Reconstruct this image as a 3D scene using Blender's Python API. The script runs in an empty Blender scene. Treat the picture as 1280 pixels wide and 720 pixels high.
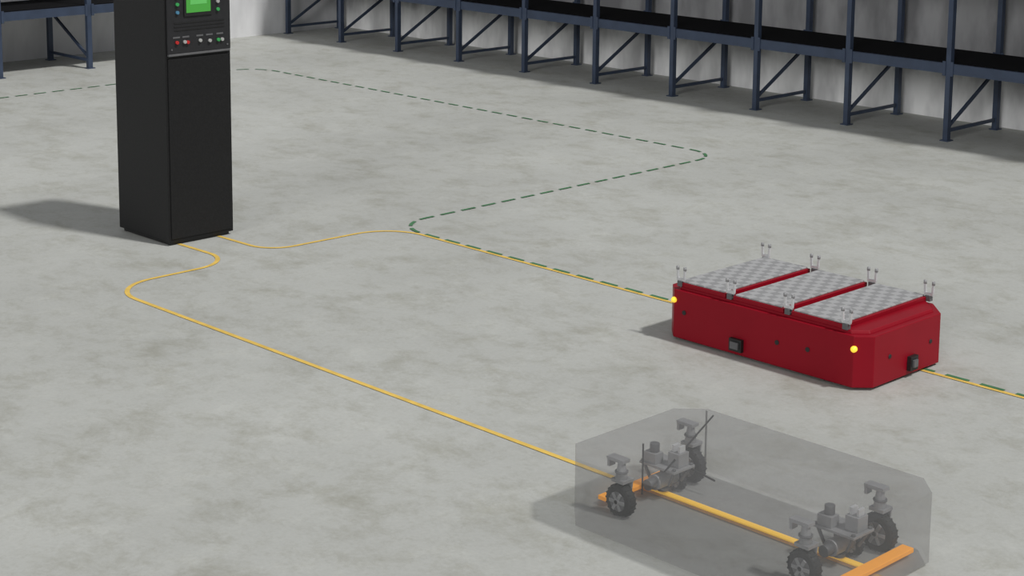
import bpy, bmesh, math
from mathutils import Vector, Matrix
scn=bpy.context.scene
COL=scn.collection

# ------------------------------------------------------------ materials
def mat(name,col,rough=0.6,metal=0.0,noise=0.0,nscale=20.0,emit=None,estr=0.0,alpha=1.0,bump=0.0,spec=0.5):
    m=bpy.data.materials.new(name); m.use_nodes=True
    nt=m.node_tree; b=nt.nodes['Principled BSDF']
    b.inputs['Roughness'].default_value=rough; b.inputs['Metallic'].default_value=metal
    b.inputs['Specular IOR Level'].default_value=spec
    b.inputs['Alpha'].default_value=alpha
    tc=nt.nodes.new('ShaderNodeTexCoord'); n=nt.nodes.new('ShaderNodeTexNoise')
    n.inputs['Scale'].default_value=nscale; n.inputs['Detail'].default_value=5
    nt.links.new(tc.outputs['Object'],n.inputs['Vector'])
    r=nt.nodes.new('ShaderNodeValToRGB')
    k=noise
    r.color_ramp.elements[0].position=0.3; r.color_ramp.elements[1].position=0.7
    r.color_ramp.elements[0].color=(col[0]*(1-k),col[1]*(1-k),col[2]*(1-k),1)
    r.color_ramp.elements[1].color=(min(1,col[0]*(1+k)),min(1,col[1]*(1+k)),min(1,col[2]*(1+k)),1)
    nt.links.new(n.outputs['Fac'],r.inputs['Fac']); nt.links.new(r.outputs['Color'],b.inputs['Base Color'])
    if emit:
        b.inputs['Emission Color'].default_value=(*emit,1); b.inputs['Emission Strength'].default_value=estr
    return m

def floor_mat():
    m=bpy.data.materials.new('floor_concrete'); m.use_nodes=True
    nt=m.node_tree; b=nt.nodes['Principled BSDF']; L=nt.links; N=nt.nodes.new
    tc=N('ShaderNodeTexCoord')
    def noise(scale,detail,rough,dist,stretch=(1,1,1),rot=0):
        mp=N('ShaderNodeMapping'); mp.inputs['Scale'].default_value=stretch; mp.inputs['Rotation'].default_value=(0,0,rot)
        n=N('ShaderNodeTexNoise'); n.inputs['Scale'].default_value=scale; n.inputs['Detail'].default_value=detail
        n.inputs['Roughness'].default_value=rough; n.inputs['Distortion'].default_value=dist
        L.new(tc.outputs['Object'],mp.inputs['Vector']); L.new(mp.outputs['Vector'],n.inputs['Vector']); return n
    def ramp(n,p0,p1,c0,c1):
        r=N('ShaderNodeValToRGB'); r.color_ramp.elements[0].position=p0; r.color_ramp.elements[1].position=p1
        r.color_ramp.elements[0].color=(*c0,1); r.color_ramp.elements[1].color=(*c1,1); L.new(n.outputs['Fac'],r.inputs['Fac']); return r
    def mix(a,bb,mode,fac):
        x=N('ShaderNodeMix'); x.data_type='RGBA'; x.blend_type=mode; x.inputs[0].default_value=fac
        L.new(a,x.inputs[6]); L.new(bb,x.inputs[7]); return x.outputs[2]
    base=ramp(noise(0.5,4,0.55,0.0),0.3,0.7,(0.40,0.405,0.385),(0.465,0.472,0.45))
    # irregular brownish smudges, gated by a large-scale mask
    st=ramp(noise(1.6,12,0.78,0.2,(1,1.25,1),0.6),0.49,0.66,(1,1,1),(0.76,0.745,0.69))
    st2=ramp(noise(5.0,10,0.82,0.1),0.50,0.70,(1,1,1),(0.80,0.785,0.74))
    lt=ramp(noise(2.4,9,0.75,0.2,(1.2,1,1),1.9),0.52,0.70,(1,1,1),(1.09,1.09,1.085))
    fine=ramp(noise(34,5,0.75,0),0.3,0.75,(0.93,0.93,0.925),(1.05,1.05,1.05))
    c=mix(base.outputs[0],st.outputs[0],'MULTIPLY',0.85)
    c=mix(c,st2.outputs[0],'MULTIPLY',0.75)
    c=mix(c,lt.outputs[0],'MULTIPLY',1.0)
    c=mix(c,fine.outputs[0],'MULTIPLY',1.0)
    L.new(c,b.inputs['Base Color'])
    b.inputs['Roughness'].default_value=0.6; b.inputs['Specular IOR Level'].default_value=0.25
    return m

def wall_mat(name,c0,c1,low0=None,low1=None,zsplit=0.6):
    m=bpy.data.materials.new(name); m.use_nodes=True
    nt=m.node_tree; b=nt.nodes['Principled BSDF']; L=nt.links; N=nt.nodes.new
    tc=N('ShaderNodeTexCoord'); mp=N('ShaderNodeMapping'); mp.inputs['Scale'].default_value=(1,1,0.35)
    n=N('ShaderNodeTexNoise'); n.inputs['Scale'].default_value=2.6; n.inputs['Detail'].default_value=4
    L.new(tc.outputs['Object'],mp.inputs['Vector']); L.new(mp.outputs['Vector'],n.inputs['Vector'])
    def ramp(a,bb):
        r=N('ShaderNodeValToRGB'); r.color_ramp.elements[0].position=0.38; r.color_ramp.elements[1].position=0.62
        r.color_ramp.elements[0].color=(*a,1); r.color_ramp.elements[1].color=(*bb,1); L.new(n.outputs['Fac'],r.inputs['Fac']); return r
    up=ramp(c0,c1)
    if low0:  # pale lower band with a wavy edge, imitating light and scalloped shadow
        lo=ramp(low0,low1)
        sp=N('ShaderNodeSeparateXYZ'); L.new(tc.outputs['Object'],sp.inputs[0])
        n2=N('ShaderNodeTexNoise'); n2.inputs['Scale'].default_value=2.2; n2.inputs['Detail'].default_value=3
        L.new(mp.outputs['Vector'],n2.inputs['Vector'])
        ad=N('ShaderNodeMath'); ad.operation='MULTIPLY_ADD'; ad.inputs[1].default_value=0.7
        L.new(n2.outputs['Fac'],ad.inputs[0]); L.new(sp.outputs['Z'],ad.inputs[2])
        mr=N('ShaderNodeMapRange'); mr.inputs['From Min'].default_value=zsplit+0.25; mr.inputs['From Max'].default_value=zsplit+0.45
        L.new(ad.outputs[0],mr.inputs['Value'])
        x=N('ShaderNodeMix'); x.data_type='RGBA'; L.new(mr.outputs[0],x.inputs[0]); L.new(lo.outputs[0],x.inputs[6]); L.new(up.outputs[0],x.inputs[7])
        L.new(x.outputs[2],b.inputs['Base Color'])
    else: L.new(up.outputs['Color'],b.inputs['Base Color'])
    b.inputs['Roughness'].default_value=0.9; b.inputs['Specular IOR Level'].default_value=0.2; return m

def tread_mat():
    m=bpy.data.materials.new('aluminium_tread_plate'); m.use_nodes=True
    nt=m.node_tree; b=nt.nodes['Principled BSDF']; L=nt.links; N=nt.nodes.new
    tc=N('ShaderNodeTexCoord'); mp=N('ShaderNodeMapping'); mp.inputs['Rotation'].default_value=(0,0,math.radians(20)); mp.inputs['Scale'].default_value=(1,1,0)
    ck=N('ShaderNodeTexChecker'); ck.inputs['Scale'].default_value=15
    ck.inputs['Color1'].default_value=(0.42,0.42,0.425,1); ck.inputs['Color2'].default_value=(0.30,0.30,0.305,1)
    L.new(tc.outputs['Object'],mp.inputs['Vector']); L.new(mp.outputs['Vector'],ck.inputs['Vector'])
    L.new(ck.outputs['Color'],b.inputs['Base Color'])
    b.inputs['Roughness'].default_value=0.5; b.inputs['Metallic'].default_value=0.15
    return m

M={}
M['floor']=floor_mat()
M['wall']=wall_mat('wall_plaster',(0.20,0.20,0.205),(0.36,0.36,0.365),(0.58,0.58,0.58),(0.90,0.90,0.89),0.62)  # light below the rack deck and shade above it, painted into the colour
M['wall_l']=wall_mat('wall_plaster_light',(0.66,0.66,0.67),(0.78,0.78,0.79))
M['tread']=tread_mat()
M['yellow']=mat('yellow_tape',(0.70,0.475,0.11),0.7,noise=0.12,nscale=9,spec=0.2)
M['green']=mat('green_tape',(0.065,0.18,0.085),0.6,noise=0.15,nscale=9,spec=0.2)
M['blue']=mat('rack_blue_steel',(0.036,0.053,0.092),0.5,noise=0.15,nscale=6)
M['deck']=mat('rack_deck_black',(0.006,0.006,0.007),0.9,noise=0.1,spec=0.1)
M['cab']=mat('cabinet_black',(0.0125,0.0125,0.013),0.5,noise=0.2,nscale=60,spec=0.25)
M['cab2']=mat('cabinet_panel',(0.024,0.024,0.026),0.45,noise=0.1,spec=0.3)
M['red']=mat('agv_red_paint',(0.25,0.0025,0.012),0.45,noise=0.05,nscale=4,spec=0.2)
M['black']=mat('black_plastic',(0.012,0.012,0.012),0.5,noise=0.1)
M['tire']=mat('rubber_tire',(0.020,0.020,0.020),0.7,noise=0.15)
M['steel']=mat('grey_steel',(0.28,0.28,0.285),0.5,0.1,noise=0.12,nscale=12)
M['steel2']=mat('dark_steel',(0.12,0.12,0.125),0.5,0.1,noise=0.12,nscale=12)
M['silver']=mat('silver_steel',(0.62,0.62,0.63),0.35,0.3,noise=0.1)
M['orange']=mat('orange_sensor_bar',(0.95,0.38,0.02),0.5,noise=0.04,emit=(1.0,0.35,0.02),estr=0.25)  # the bars are no lamps; a slight glow is added to brighten them
M['tape_glow']=mat('yellow_tape_glow',(0.9,0.55,0.06),0.5,noise=0.04,emit=(1.0,0.55,0.05),estr=0.3)  # glow added so the yellow line looks vivid through the shell
M['lamp']=mat('yellow_lamp',(0.9,0.6,0.05),0.3,emit=(1,0.6,0.05),estr=0.7)
M['glass']=mat('smoked_glass',(0.27,0.27,0.27),0.35,alpha=0.31,noise=0.02,spec=0.12)
M['glassedge']=mat('smoked_glass_edge',(0.10,0.10,0.10),0.4,alpha=0.5)
M['screen']=mat('screen_green',(0.05,0.25,0.04),0.4,emit=(0.06,0.36,0.04),estr=0.35)
M['screen2']=mat('screen_green_bright',(0.1,0.4,0.1),0.4,emit=(0.12,0.5,0.1),estr=0.3)
for n,c in (('i_red',(0.5,0.02,0.02)),('i_white',(0.4,0.4,0.39)),('i_green',(0.04,0.35,0.09)),('i_blue',(0.07,0.22,0.35))):
    M[n]=mat('button_'+n[2:],c,0.4,noise=0.02)

# ------------------------------------------------------------ mesh helper
class Part:
    def __init__(s): s.bm=bmesh.new(); s.mats=[]
    def mi(s,m):
        if m not in s.mats: s.mats.append(m)
        return s.mats.index(m)
    def _tag(s,faces,m,smooth=False):
        i=s.mi(m)
        for f in faces: f.material_index=i; f.smooth=smooth
    def hexa(s,vs,m):
        v=[s.bm.verts.new(q) for q in vs]
        F=[s.bm.faces.new([v[i] for i in q]) for q in ((3,2,1,0),(4,5,6,7),(0,1,5,4),(1,2,6,5),(2,3,7,6),(3,0,4,7))]
        s._tag(F,m)
    def box(s,x0,x1,y0,y1,z0,z1,m):
        s.hexa([(x0,y0,z0),(x1,y0,z0),(x1,y1,z0),(x0,y1,z0),(x0,y0,z1),(x1,y0,z1),(x1,y1,z1),(x0,y1,z1)],m)
    def bar(s,a,b,w,h,m,up=(0,0,1)):
        a=Vector(a); b=Vector(b); d=(b-a).normalized(); up=Vector(up)
        sd=d.cross(up)
        if sd.length<1e-4: sd=d.cross(Vector((1,0,0)))
        sd.normalize(); u=sd.cross(d)
        q=[]
        for p in (a,b):
            for i,j in ((-1,-1),(1,-1),(1,1),(-1,1)): q.append(p+sd*(i*w/2)+u*(j*h/2))
        s.hexa(q,m)
    def prism(s,pts,z0,z1,m,top=1.0,cap=True):
        n=len(pts); cx=sum(p[0] for p in pts)/n; cy=sum(p[1] for p in pts)/n
        a=[s.bm.verts.new((p[0],p[1],z0)) for p in pts]
        b=[s.bm.verts.new((cx+(p[0]-cx)*top,cy+(p[1]-cy)*top,z1)) for p in pts]
        F=[s.bm.faces.new([a[i],a[(i+1)%n],b[(i+1)%n],b[i]]) for i in range(n)]
        if cap: F+= [s.bm.faces.new(b),s.bm.faces.new(a[::-1])]
        s._tag(F,m)
    def revolve(s,c,axis,prof,m,seg=28):
        c=Vector(c); ax=Vector(axis).normalized()
        u=ax.orthogonal().normalized(); w=ax.cross(u)
        rings=[]
        for o,r in prof:
            rings.append([s.bm.verts.new(c+ax*o+(u*math.cos(2*math.pi*k/seg)+w*math.sin(2*math.pi*k/seg))*max(r,1e-4)) for k in range(seg)])
        F=[]
        for i in range(len(rings)-1):
            for k in range(seg):
                F.append(s.bm.faces.new([rings[i][k],rings[i][(k+1)%seg],rings[i+1][(k+1)%seg],rings[i+1][k]]))
        s._tag(F,m,True)
        C=[s.bm.faces.new(rings[0][::-1]),s.bm.faces.new(rings[-1])]; s._tag(C,m)
    def cyl(s,a,b,r,m,seg=20,r2=None):
        a=Vector(a); b=Vector(b); s.revolve(a,b-a,[(0,r),((b-a).length,r if r2 is None else r2)],m,seg)
    def obj(s,name,parent=None,bevel=0.0):
        bmesh.ops.recalc_face_normals(s.bm,faces=s.bm.faces)
        me=bpy.data.meshes.new(name); s.bm.to_mesh(me); s.bm.free()
        for m in s.mats: me.materials.append(M[m])
        o=bpy.data.objects.new(name,me); COL.objects.link(o)
        if bevel>0:
            md=o.modifiers.new('bevel','BEVEL'); md.width=bevel; md.segments=2; md.limit_method='ANGLE'
        if parent: o.parent=parent
        return o
def empty(name,loc=(0,0,0)):
    e=bpy.data.objects.new(name,None); e.location=loc; COL.objects.link(e); return e

# ------------------------------------------------------------ room
XW=-23.65; YW=19.12
p=Part(); p.box(XW,4,-3,YW,-0.15,0,'floor'); p.obj('floor')
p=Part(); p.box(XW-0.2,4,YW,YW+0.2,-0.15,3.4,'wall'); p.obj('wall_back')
p=Part(); p.box(XW-0.2,XW,-3,YW,-0.15,3.4,'wall_l'); p.obj('wall_left')

# ------------------------------------------------------------ guide tapes
def fillet(pts,R,n=10):
    out=[Vector(pts[0])]
    for i in range(1,len(pts)-1):
        P=Vector(pts[i]); a=(Vector(pts[i-1])-P); b=(Vector(pts[i+1])-P)
        r=R[i-1]
        A=P+a.normalized()*min(r,a.length); B=P+b.normalized()*min(r,b.length)
        for k in range(n+1):
            t=k/n
            c1=A+(P-A)*0.552; c2=B+(P-B)*0.552
            out.append(A*(1-t)**3+c1*3*t*(1-t)**2+c2*3*t*t*(1-t)+B*t**3)
    out.append(Vector(pts[-1])); 
    res=[out[0]]
    for q in out[1:]:
        if (q-res[-1]).length>1e-4: res.append(q)
    return res
def resample(pl,a,b):
    L=[0]
    for i in range(1,len(pl)): L.append(L[-1]+(pl[i]-pl[i-1]).length)
    b=min(b,L[-1]); ts=[a]+[l for l in L if a+1e-4<l<b-1e-4]+[b]
    out=[]
    for t in ts:
        for i in range(1,len(pl)):
            if L[i]>=t-1e-9:
                k=(t-L[i-1])/(L[i]-L[i-1]); out.append(pl[i-1].lerp(pl[i],k)); break
    return out
def length(pl): return sum((pl[i]-pl[i-1]).length for i in range(1,len(pl)))
def ribbon(part,pl,w,z,m):
    n=len(pl); l=[];r=[]
    for i in range(n):
        d=(pl[min(i+1,n-1)]-pl[max(i-1,0)]).normalized(); nn=Vector((-d.y,d.x))
        l.append(part.bm.verts.new((*(pl[i]+nn*w/2),z))); r.append(part.bm.verts.new((*(pl[i]-nn*w/2),z)))
    F=[part.bm.faces.new([r[i],r[i+1],l[i+1],l[i]]) for i in range(n-1)]
    part._tag(F,m)
YB=10.345; YA=7.30
p=Part()
pl=fillet([(3.5,YB-0.014),(-12.08,YB-0.014),(-12.13,8.97),(-12.86,8.95)],[0.42,0.26])
ribbon(p,pl,0.038,0.004,'yellow')
pl=fillet([(-12.86,8.53),(-12.05,8.55),(-12.05,YA),(3.5,YA)],[0.36,0.42])
ribbon(p,pl,0.040,0.004,'yellow')
p.obj('yellow_guide_tape')
p=Part()
pl=fillet([(-20.83,0.0),(-20.83,15.2),(-12.14,15.2),(-12.12,YB+0.018),(3.5,YB+0.018)],[0.5,0.42,0.42])
tot=length(pl); a=0
while a<tot-0.2:
    ribbon(p,resample(pl,a,a+0.18),0.036,0.006,'green'); a+=0.27
p.obj('green_dashed_guide_tape')

# ------------------------------------------------------------ pallet racks
def upright(p,x,y,m='blue',H=3.0):
    w,d=0.062,0.07
    p.box(x-w/2,x+w/2,y-d/2,y+d/2,0.012,H,m)
    p.box(x-0.055,x+0.055,y-0.06,y+0.06,0,0.012,m)
def rack(name,a0,step,n,front,back,alongx=True):
    E=empty(name,(0,0,0))
    def P(a,b,z): return (a,b,z) if alongx else (b,a,z)
    f=Part(); 
    H=3.0
    for k in range(n):
        a=a0+step*k
        for b in (front,back):
            q=P(a,b,0); upright(f,q[0],q[1])
        f.bar(P(a,front,0.12),P(a,back,0.12),0.025,0.04,'blue')
        f.bar(P(a,front,0.15),P(a,back,0.76),0.025,0.04,'blue')
        f.bar(P(a,front,2.18),P(a,back,2.8),0.025,0.04,'blue')
        for z in (2.0,2.9): f.bar(P(a,front,z),P(a,back,z),0.025,0.04,'blue')
    f.obj('upright_frames',E)
    b=Part(); d=Part()
    a1=a0+step*(n-1); s=1 if back>front else -1
    for z in (0.79,2.02,):
        for yb in (front-0.01*s,back+0.01*s):
            for k in range(n-1):
                c0=a0+step*k+0.031; c1=a0+step*(k+1)-0.031
                b.bar(P(c0,yb,z+0.065),P(c1,yb,z+0.065),0.05,0.12,'blue')
                for c in (c0+0.02,c1-0.02):
                    b.bar(P(c-0.02,yb-0.03*s,z+0.065),P(c+0.02,yb-0.03*s,z+0.065),0.012,0.17,'blue')
        lo,hi=sorted((front+0.03*s,back-0.03*s)); 
        if alongx: d.box(a0-0.02,a1+0.02,lo,hi,z+0.09,z+0.135,'deck')
        else: d.box(lo,hi,a0-0.02,a1+0.02,z+0.09,z+0.135,'deck')
    b.obj('load_beams',E); d.obj('shelf_decks',E)
    return E
rack('pallet_rack',-23.52,1.4,13,17.85,18.94,True)
rack('pallet_rack',14.77-1.42*7,1.42,8,-22.32,-23.42,False)

# ------------------------------------------------------------ control cabinet
E=empty('charging_station_cabinet')
p=Part(); p.box(-13.65,-12.84,8.42,9.10,0.03,2.40,'cab'); 
p.obj('housing',E,0.008)
p=Part(); p.box(-13.62,-12.87,8.45,9.07,0.0,0.03,'black'); p.obj('plinth',E)
p=Part(); p.box(-12.842,-12.828,8.44,9.08,0.06,1.655,'cab'); p.obj('door_panel',E,0.004)
p=Part(); p.box(-12.842,-12.815,8.435,9.085,1.70,2.37,'cab2')
p.box(-12.842,-12.812,8.44,9.08,1.68,1.70,'steel2')
p.obj('control_panel',E,0.004)
p=Part(); x=-12.815
p.box(x,x+0.012,8.60,8.89,2.02,2.31,'black'); p.box(x+0.012,x+0.016,8.62,8.87,2.05,2.29,'screen')
p.box(x+0.016,x+0.018,8.66,8.83,2.12,2.16,'screen2')
p.obj('display',E)
p=Part()
for y,z,c in ((8.52,1.80,'i_red'),(8.60,1.80,'i_white'),(8.63,1.795,'i_red'),(8.76,1.80,'i_white'),(8.86,1.79,'i_white'),(8.95,1.79,'i_green'),(8.99,1.79,'i_white'),
              (8.53,2.06,'i_blue'),(8.53,2.13,'i_green'),(8.53,2.2,'i_white'),(8.95,2.06,'i_green'),(8.95,2.13,'i_white')):
    p.cyl((x,y,z),(x+0.02,y,z),0.015,c,14)
for y in (8.52,8.615,8.76,8.86,8.97):
    p.box(x,x+0.004,y-0.035,y+0.035,1.835,1.85,'steel2')
for y in (8.47,9.05):
    for z in (1.74,2.33): p.cyl((x,y,z),(x+0.006,y,z),0.008,'steel2',10)
for z in (1.9,1.93,1.96): p.box(x,x+0.005,8.5,9.02,z,z+0.008,'black')
p.obj('buttons',E)

# ------------------------------------------------------------ AGV bodies
def outline(x0,x1,y0,y1,c,cf):
    return [(x0+c,y0),(x1-c,y0),(x1,y0+c),(x1,y1-cf),(x1-cf,y1),(x0+cf,y1),(x0,y1-cf),(x0,y0+c)]
# red vehicle
E=empty('automated_guided_vehicle')
x0,x1,y0,y1=-8.18,-6.41,9.615,10.69
p=Part(); p.prism(outline(x0,x1,y0,y1,0.10,0.17),0.018,0.378,'red'); p.obj('body_shell',E,0.006)
p=Part(); p.prism(outline(x0+0.04,x1-0.05,y0+0.03,y1-0.03,0.09,0.15),0.377,0.40,'red',0.985); p.obj('top_cover',E,0.005)
p=Part(); p.box(x0+0.2,x1-0.2,y0+0.15,y1-0.15,0.0,0.05,'black'); p.obj('chassis',E)
pw=Part(); pr=Part()
px=[-8.07,-7.56,-7.05]
for q in px:
    pw.box(q+0.015,q+0.42,9.655,10.65,0.430,0.442,'tread')
    pr.box(q,q+0.44,9.645,10.66,0.398,0.430,'red')
pw.obj('tread_plates',E,0.003); pr.obj('plate_supports',E,0.004)
ps=Part()
def fork(p,x,y,z):
    p.box(x-0.02,x+0.02,y-0.02,y+0.02,z,z+0.04,'steel2')
    p.bar((x-0.034,y,z+0.05),(x+0.034,y,z+0.05),0.02,0.02,'silver')
    for s in (-1,1):
        p.bar((x+s*0.030,y,z+0.05),(x+s*0.034,y,z+0.145),0.015,0.015,'silver')
        p.cyl((x+s*0.034,y,z+0.12),(x+s*0.034,y,z+0.145),0.012,'steel',8)
for yy in (9.655,10.66):
    for q in (-8.05,-7.59,-7.08,-6.60): fork(ps,q,yy,0.40)
ps.obj('load_guides',E)
pd=Part()
pd.box(-7.54,-7.43,y0-0.03,y0+0.01,0.05,0.14,'black'); pd.box(-7.52,-7.45,y0-0.045,y0-0.03,0.07,0.12,'steel2')
pd.box(x1-0.01,x1+0.03,10.12,10.21,0.05,0.15,'black'); pd.box(x1+0.03,x1+0.045,10.14,10.19,0.075,0.125,'steel2')
for xx,z in ((-7.98,0.22),(-7.14,0.19),(-6.88,0.20)):
    pd.cyl((xx,y0-0.006,z),(xx,y0+0.01,z),0.017,'black',14)
for yy,z in ((9.9,0.2),(10.4,0.2)):
    pd.cyl((x1+0.006,yy,z),(x1-0.01,yy,z),0.015,'black',14)
pd.obj('sensors',E)
pl_=Part()
for xx,yy,z,n in ((x0+0.105,y0,0.30,(-0.2,-1,0)),(x1-0.095,y0-0.0,0.29,(0.2,-1,0))):
    n=Vector(n).normalized(); c=Vector((xx,yy,z))
    pl_.revolve(c,n,[(-0.01,0.022),(0.010,0.022),(0.014,0.017),(0.022,0.014),(0.028,0.006)],'lamp',16)
pl_.obj('corner_lamps',E)

# transparent vehicle
E=empty('automated_guided_vehicle')
x0,x1,y0,y1=-6.37,-4.63,6.61,7.74
ol=outline(x0,x1,y0,y1,0.16,0.14)
p=Part(); p.prism(ol,0.02,0.40,'glass'); p.obj('transparent_shell',E)
p=Part()
a=ol[5]; p.bar((a[0],a[1]-0.008,0.03),(a[0],a[1]-0.008,0.39),0.008,0.008,'glassedge')
p.bar((x0+0.25,7.05,0.395),(x0+0.25,7.05,0.10),0.007,0.007,'black')
p.bar((x0+0.2,y1-0.02,0.38),(x0+0.28,7.2,0.20),0.007,0.007,'black')
p.bar((x0+0.1,7.5,0.14),(x0+0.4,7.5,0.10),0.008,0.008,'black')
p.obj('cabling',E)
p=Part(); p.box(x0+0.09,x1-0.18,YA-0.022,YA+0.022,0.022,0.030,'tape_glow'); p.obj('tape_glow_strip',E)  # added glowing strip above the floor tape, not a vehicle part

def wheel(p,c,r,w):
    c=Vector(c); ax=Vector((0,1,0))
    p.revolve(c,ax,[(-w/2,r*0.62),(-w/2,r*0.88),(-w*0.38,r*0.98),(-w*0.2,r),(w*0.2,r),(w*0.38,r*0.98),(w/2,r*0.88),(w/2,r*0.62)],'tire',32)
    p.revolve(c,ax,[(-w/2-0.004,r*0.60),(w/2+0.004,r*0.60)],'steel2',28)
    for s in (-1,1):
        p.revolve(c+ax*s*(w/2+0.003),ax*s,[(0,r*0.24),(0.012,r*0.2)],'steel',16)
        for k in range(6):
            t=k*math.pi/3; d=Vector((math.cos(t),0,math.sin(t)))
            p.bar(c+ax*s*(w/2+0.006)+d*r*0.15,c+ax*s*(w/2+0.006)+d*r*0.60,0.020,0.008,'steel',up=ax)
    for k in range(20):
        t=k*math.pi/10; d=Vector((math.cos(t),0,math.sin(t)))
        p.bar(c+ax*(-w*0.42)+d*r*1.0,c+ax*(w*0.42)+d*r*1.0,0.010,0.006,'tire',up=d)
def caster(name,c,r,E,back=False):
    p=Part(); w=0.06; x,y,z=c
    wheel(p,c,r,w)
    for yy in (y+w/2+0.016,):
        p.hexa([(x-0.025,yy-0.006,z-0.02),(x+0.025,yy-0.006,z-0.02),(x+0.025,yy+0.006,z-0.02),(x-0.025,yy+0.006,z-0.02),
                (x-0.045,yy-0.006,z+r+0.03),(x+0.045,yy-0.006,z+r+0.03),(x+0.045,yy+0.006,z+r+0.03),(x-0.045,yy+0.006,z+r+0.03)],'steel')
    p.cyl((x,y-0.045,z),(x,y+0.055,z),0.014,'steel2',12)
    p.box(x-0.045,x+0.045,y-0.035,y+0.055,z+r+0.015,z+r+0.035,'steel')
    p.cyl((x,y,z+r+0.03),(x,y,z+r+0.13),0.036,'steel',18,0.020)
    p.cyl((x,y,z+r+0.07),(x,y,z+r+0.08),0.038,'steel2',18)
    p.prism([(x-0.085,y-0.03),(x+0.035,y-0.03),(x+0.035,y+0.03),(x-0.085,y+0.03)],z+r+0.13,z+r+0.15,'steel')
    p.box(x-0.085,x-0.068,y-0.025,y+0.025,z+r+0.09,z+r+0.13,'steel')
    return p.obj(name,E,0.002)
caster('wheel_1',(-6.16,6.92,0.092),0.092,E)
caster('wheel_2',(-4.95,6.96,0.092),0.092,E)
caster('wheel_3',(-4.92,7.57,0.105),0.105,E)
caster('wheel_4',(-6.22,7.58,0.105),0.105,E)
def drive(name,x,y,E):
    p=Part()
    wheel(p,(x,y+0.10,0.06),0.06,0.04)
    p.cyl((x,y-0.10,0.10),(x,y+0.07,0.10),0.045,'steel',20)
    p.cyl((x,y-0.16,0.10),(x,y-0.10,0.10),0.032,'steel2',20)
    p.box(x-0.13,x+0.13,y-0.08,y+0.10,0.175,0.19,'steel')
    p.box(x-0.11,x-0.02,y-0.07,y+0.00,0.19,0.25,'steel')
    p.cyl((x-0.06,y-0.03,0.25),(x-0.06,y-0.03,0.30),0.028,'steel2',16)
    p.box(x+0.03,x+0.11,y-0.02,y+0.07,0.19,0.27,'steel')
    p.box(x+0.04,x+0.06,y-0.0,y+0.05,0.27,0.31,'silver')
    p.box(x+0.085,x+0.1,y-0.0,y+0.05,0.27,0.31,'silver')
    for sx in (-1,1):
        for sy in (-1,1):
            p.cyl((x+sx*0.11,y+sy*0.07+0.01,0.175),(x+sx*0.07,y+sy*0.05,0.09),0.010,'steel2',10)
            p.cyl((x+sx*0.115,y+sy*0.075+0.01,0.19),(x+sx*0.115,y+sy*0.075+0.01,0.20),0.012,'steel2',8)
    p.cyl((x+0.0,y-0.02,0.035),(x+0.0,y-0.02,0.1),0.014,'steel',12)
    p.cyl((x+0.0,y-0.02,0.035),(x+0.0,y-0.02,0.055),0.035,'steel2',16)
    return p.obj(name,E,0.002)
drive('drive_unit_1',-6.19,7.33,E)
drive('drive_unit_2',-4.98,7.32,E)
p=Part()
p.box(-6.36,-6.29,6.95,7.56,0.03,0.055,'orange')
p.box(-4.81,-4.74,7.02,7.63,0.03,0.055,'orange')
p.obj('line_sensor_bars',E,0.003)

# ------------------------------------------------------------ light
w=bpy.data.worlds.new('world'); scn.world=w; w.use_nodes=True
w.node_tree.nodes['Background'].inputs[0].default_value=(0.96,0.98,1.0,1); w.node_tree.nodes['Background'].inputs[1].default_value=0.31
def sun(name,e,ang,d,el,col):
    s=bpy.data.lights.new(name,'SUN'); s.energy=e; s.angle=math.radians(ang); s.color=col
    so=bpy.data.objects.new(name,s); COL.objects.link(so); el=math.radians(el)
    dv=Vector((*d,0)).normalized()*math.cos(el)+Vector((0,0,-math.sin(el)))
    so.rotation_euler=dv.to_track_quat('-Z','Y').to_euler(); so.location=(-5,8,8)
sun('key_light',2.42,4.5,(-0.94,-0.28),56,(1,0.99,0.97))
sun('fill_light',0.85,18,(-0.35,0.94),19,(1,1,1))

# ------------------------------------------------------------ camera
yaw,pitch,roll,F,cy=2.36522,0.16256,0.00877,2208.28,111.0
f=Vector((math.cos(pitch)*math.cos(yaw),math.cos(pitch)*math.sin(yaw),-math.sin(pitch)))
r=Vector((math.sin(yaw),-math.cos(yaw),0)); u=r.cross(f)
r2=r*math.cos(roll)+u*math.sin(roll); u2=-r*math.sin(roll)+u*math.cos(roll)
cam=bpy.data.cameras.new('camera'); co=bpy.data.objects.new('camera',cam); COL.objects.link(co)
co.matrix_world=Matrix((( r2.x,u2.x,-f.x,0),(r2.y,u2.y,-f.y,0),(r2.z,u2.z,-f.z,3.9),(0,0,0,1)))
cam.sensor_width=36; cam.lens=F*36/1280; cam.shift_y=(cy-360)/1280
cam.clip_end=200
scn.camera=co
scn.view_settings.view_transform='Standard'
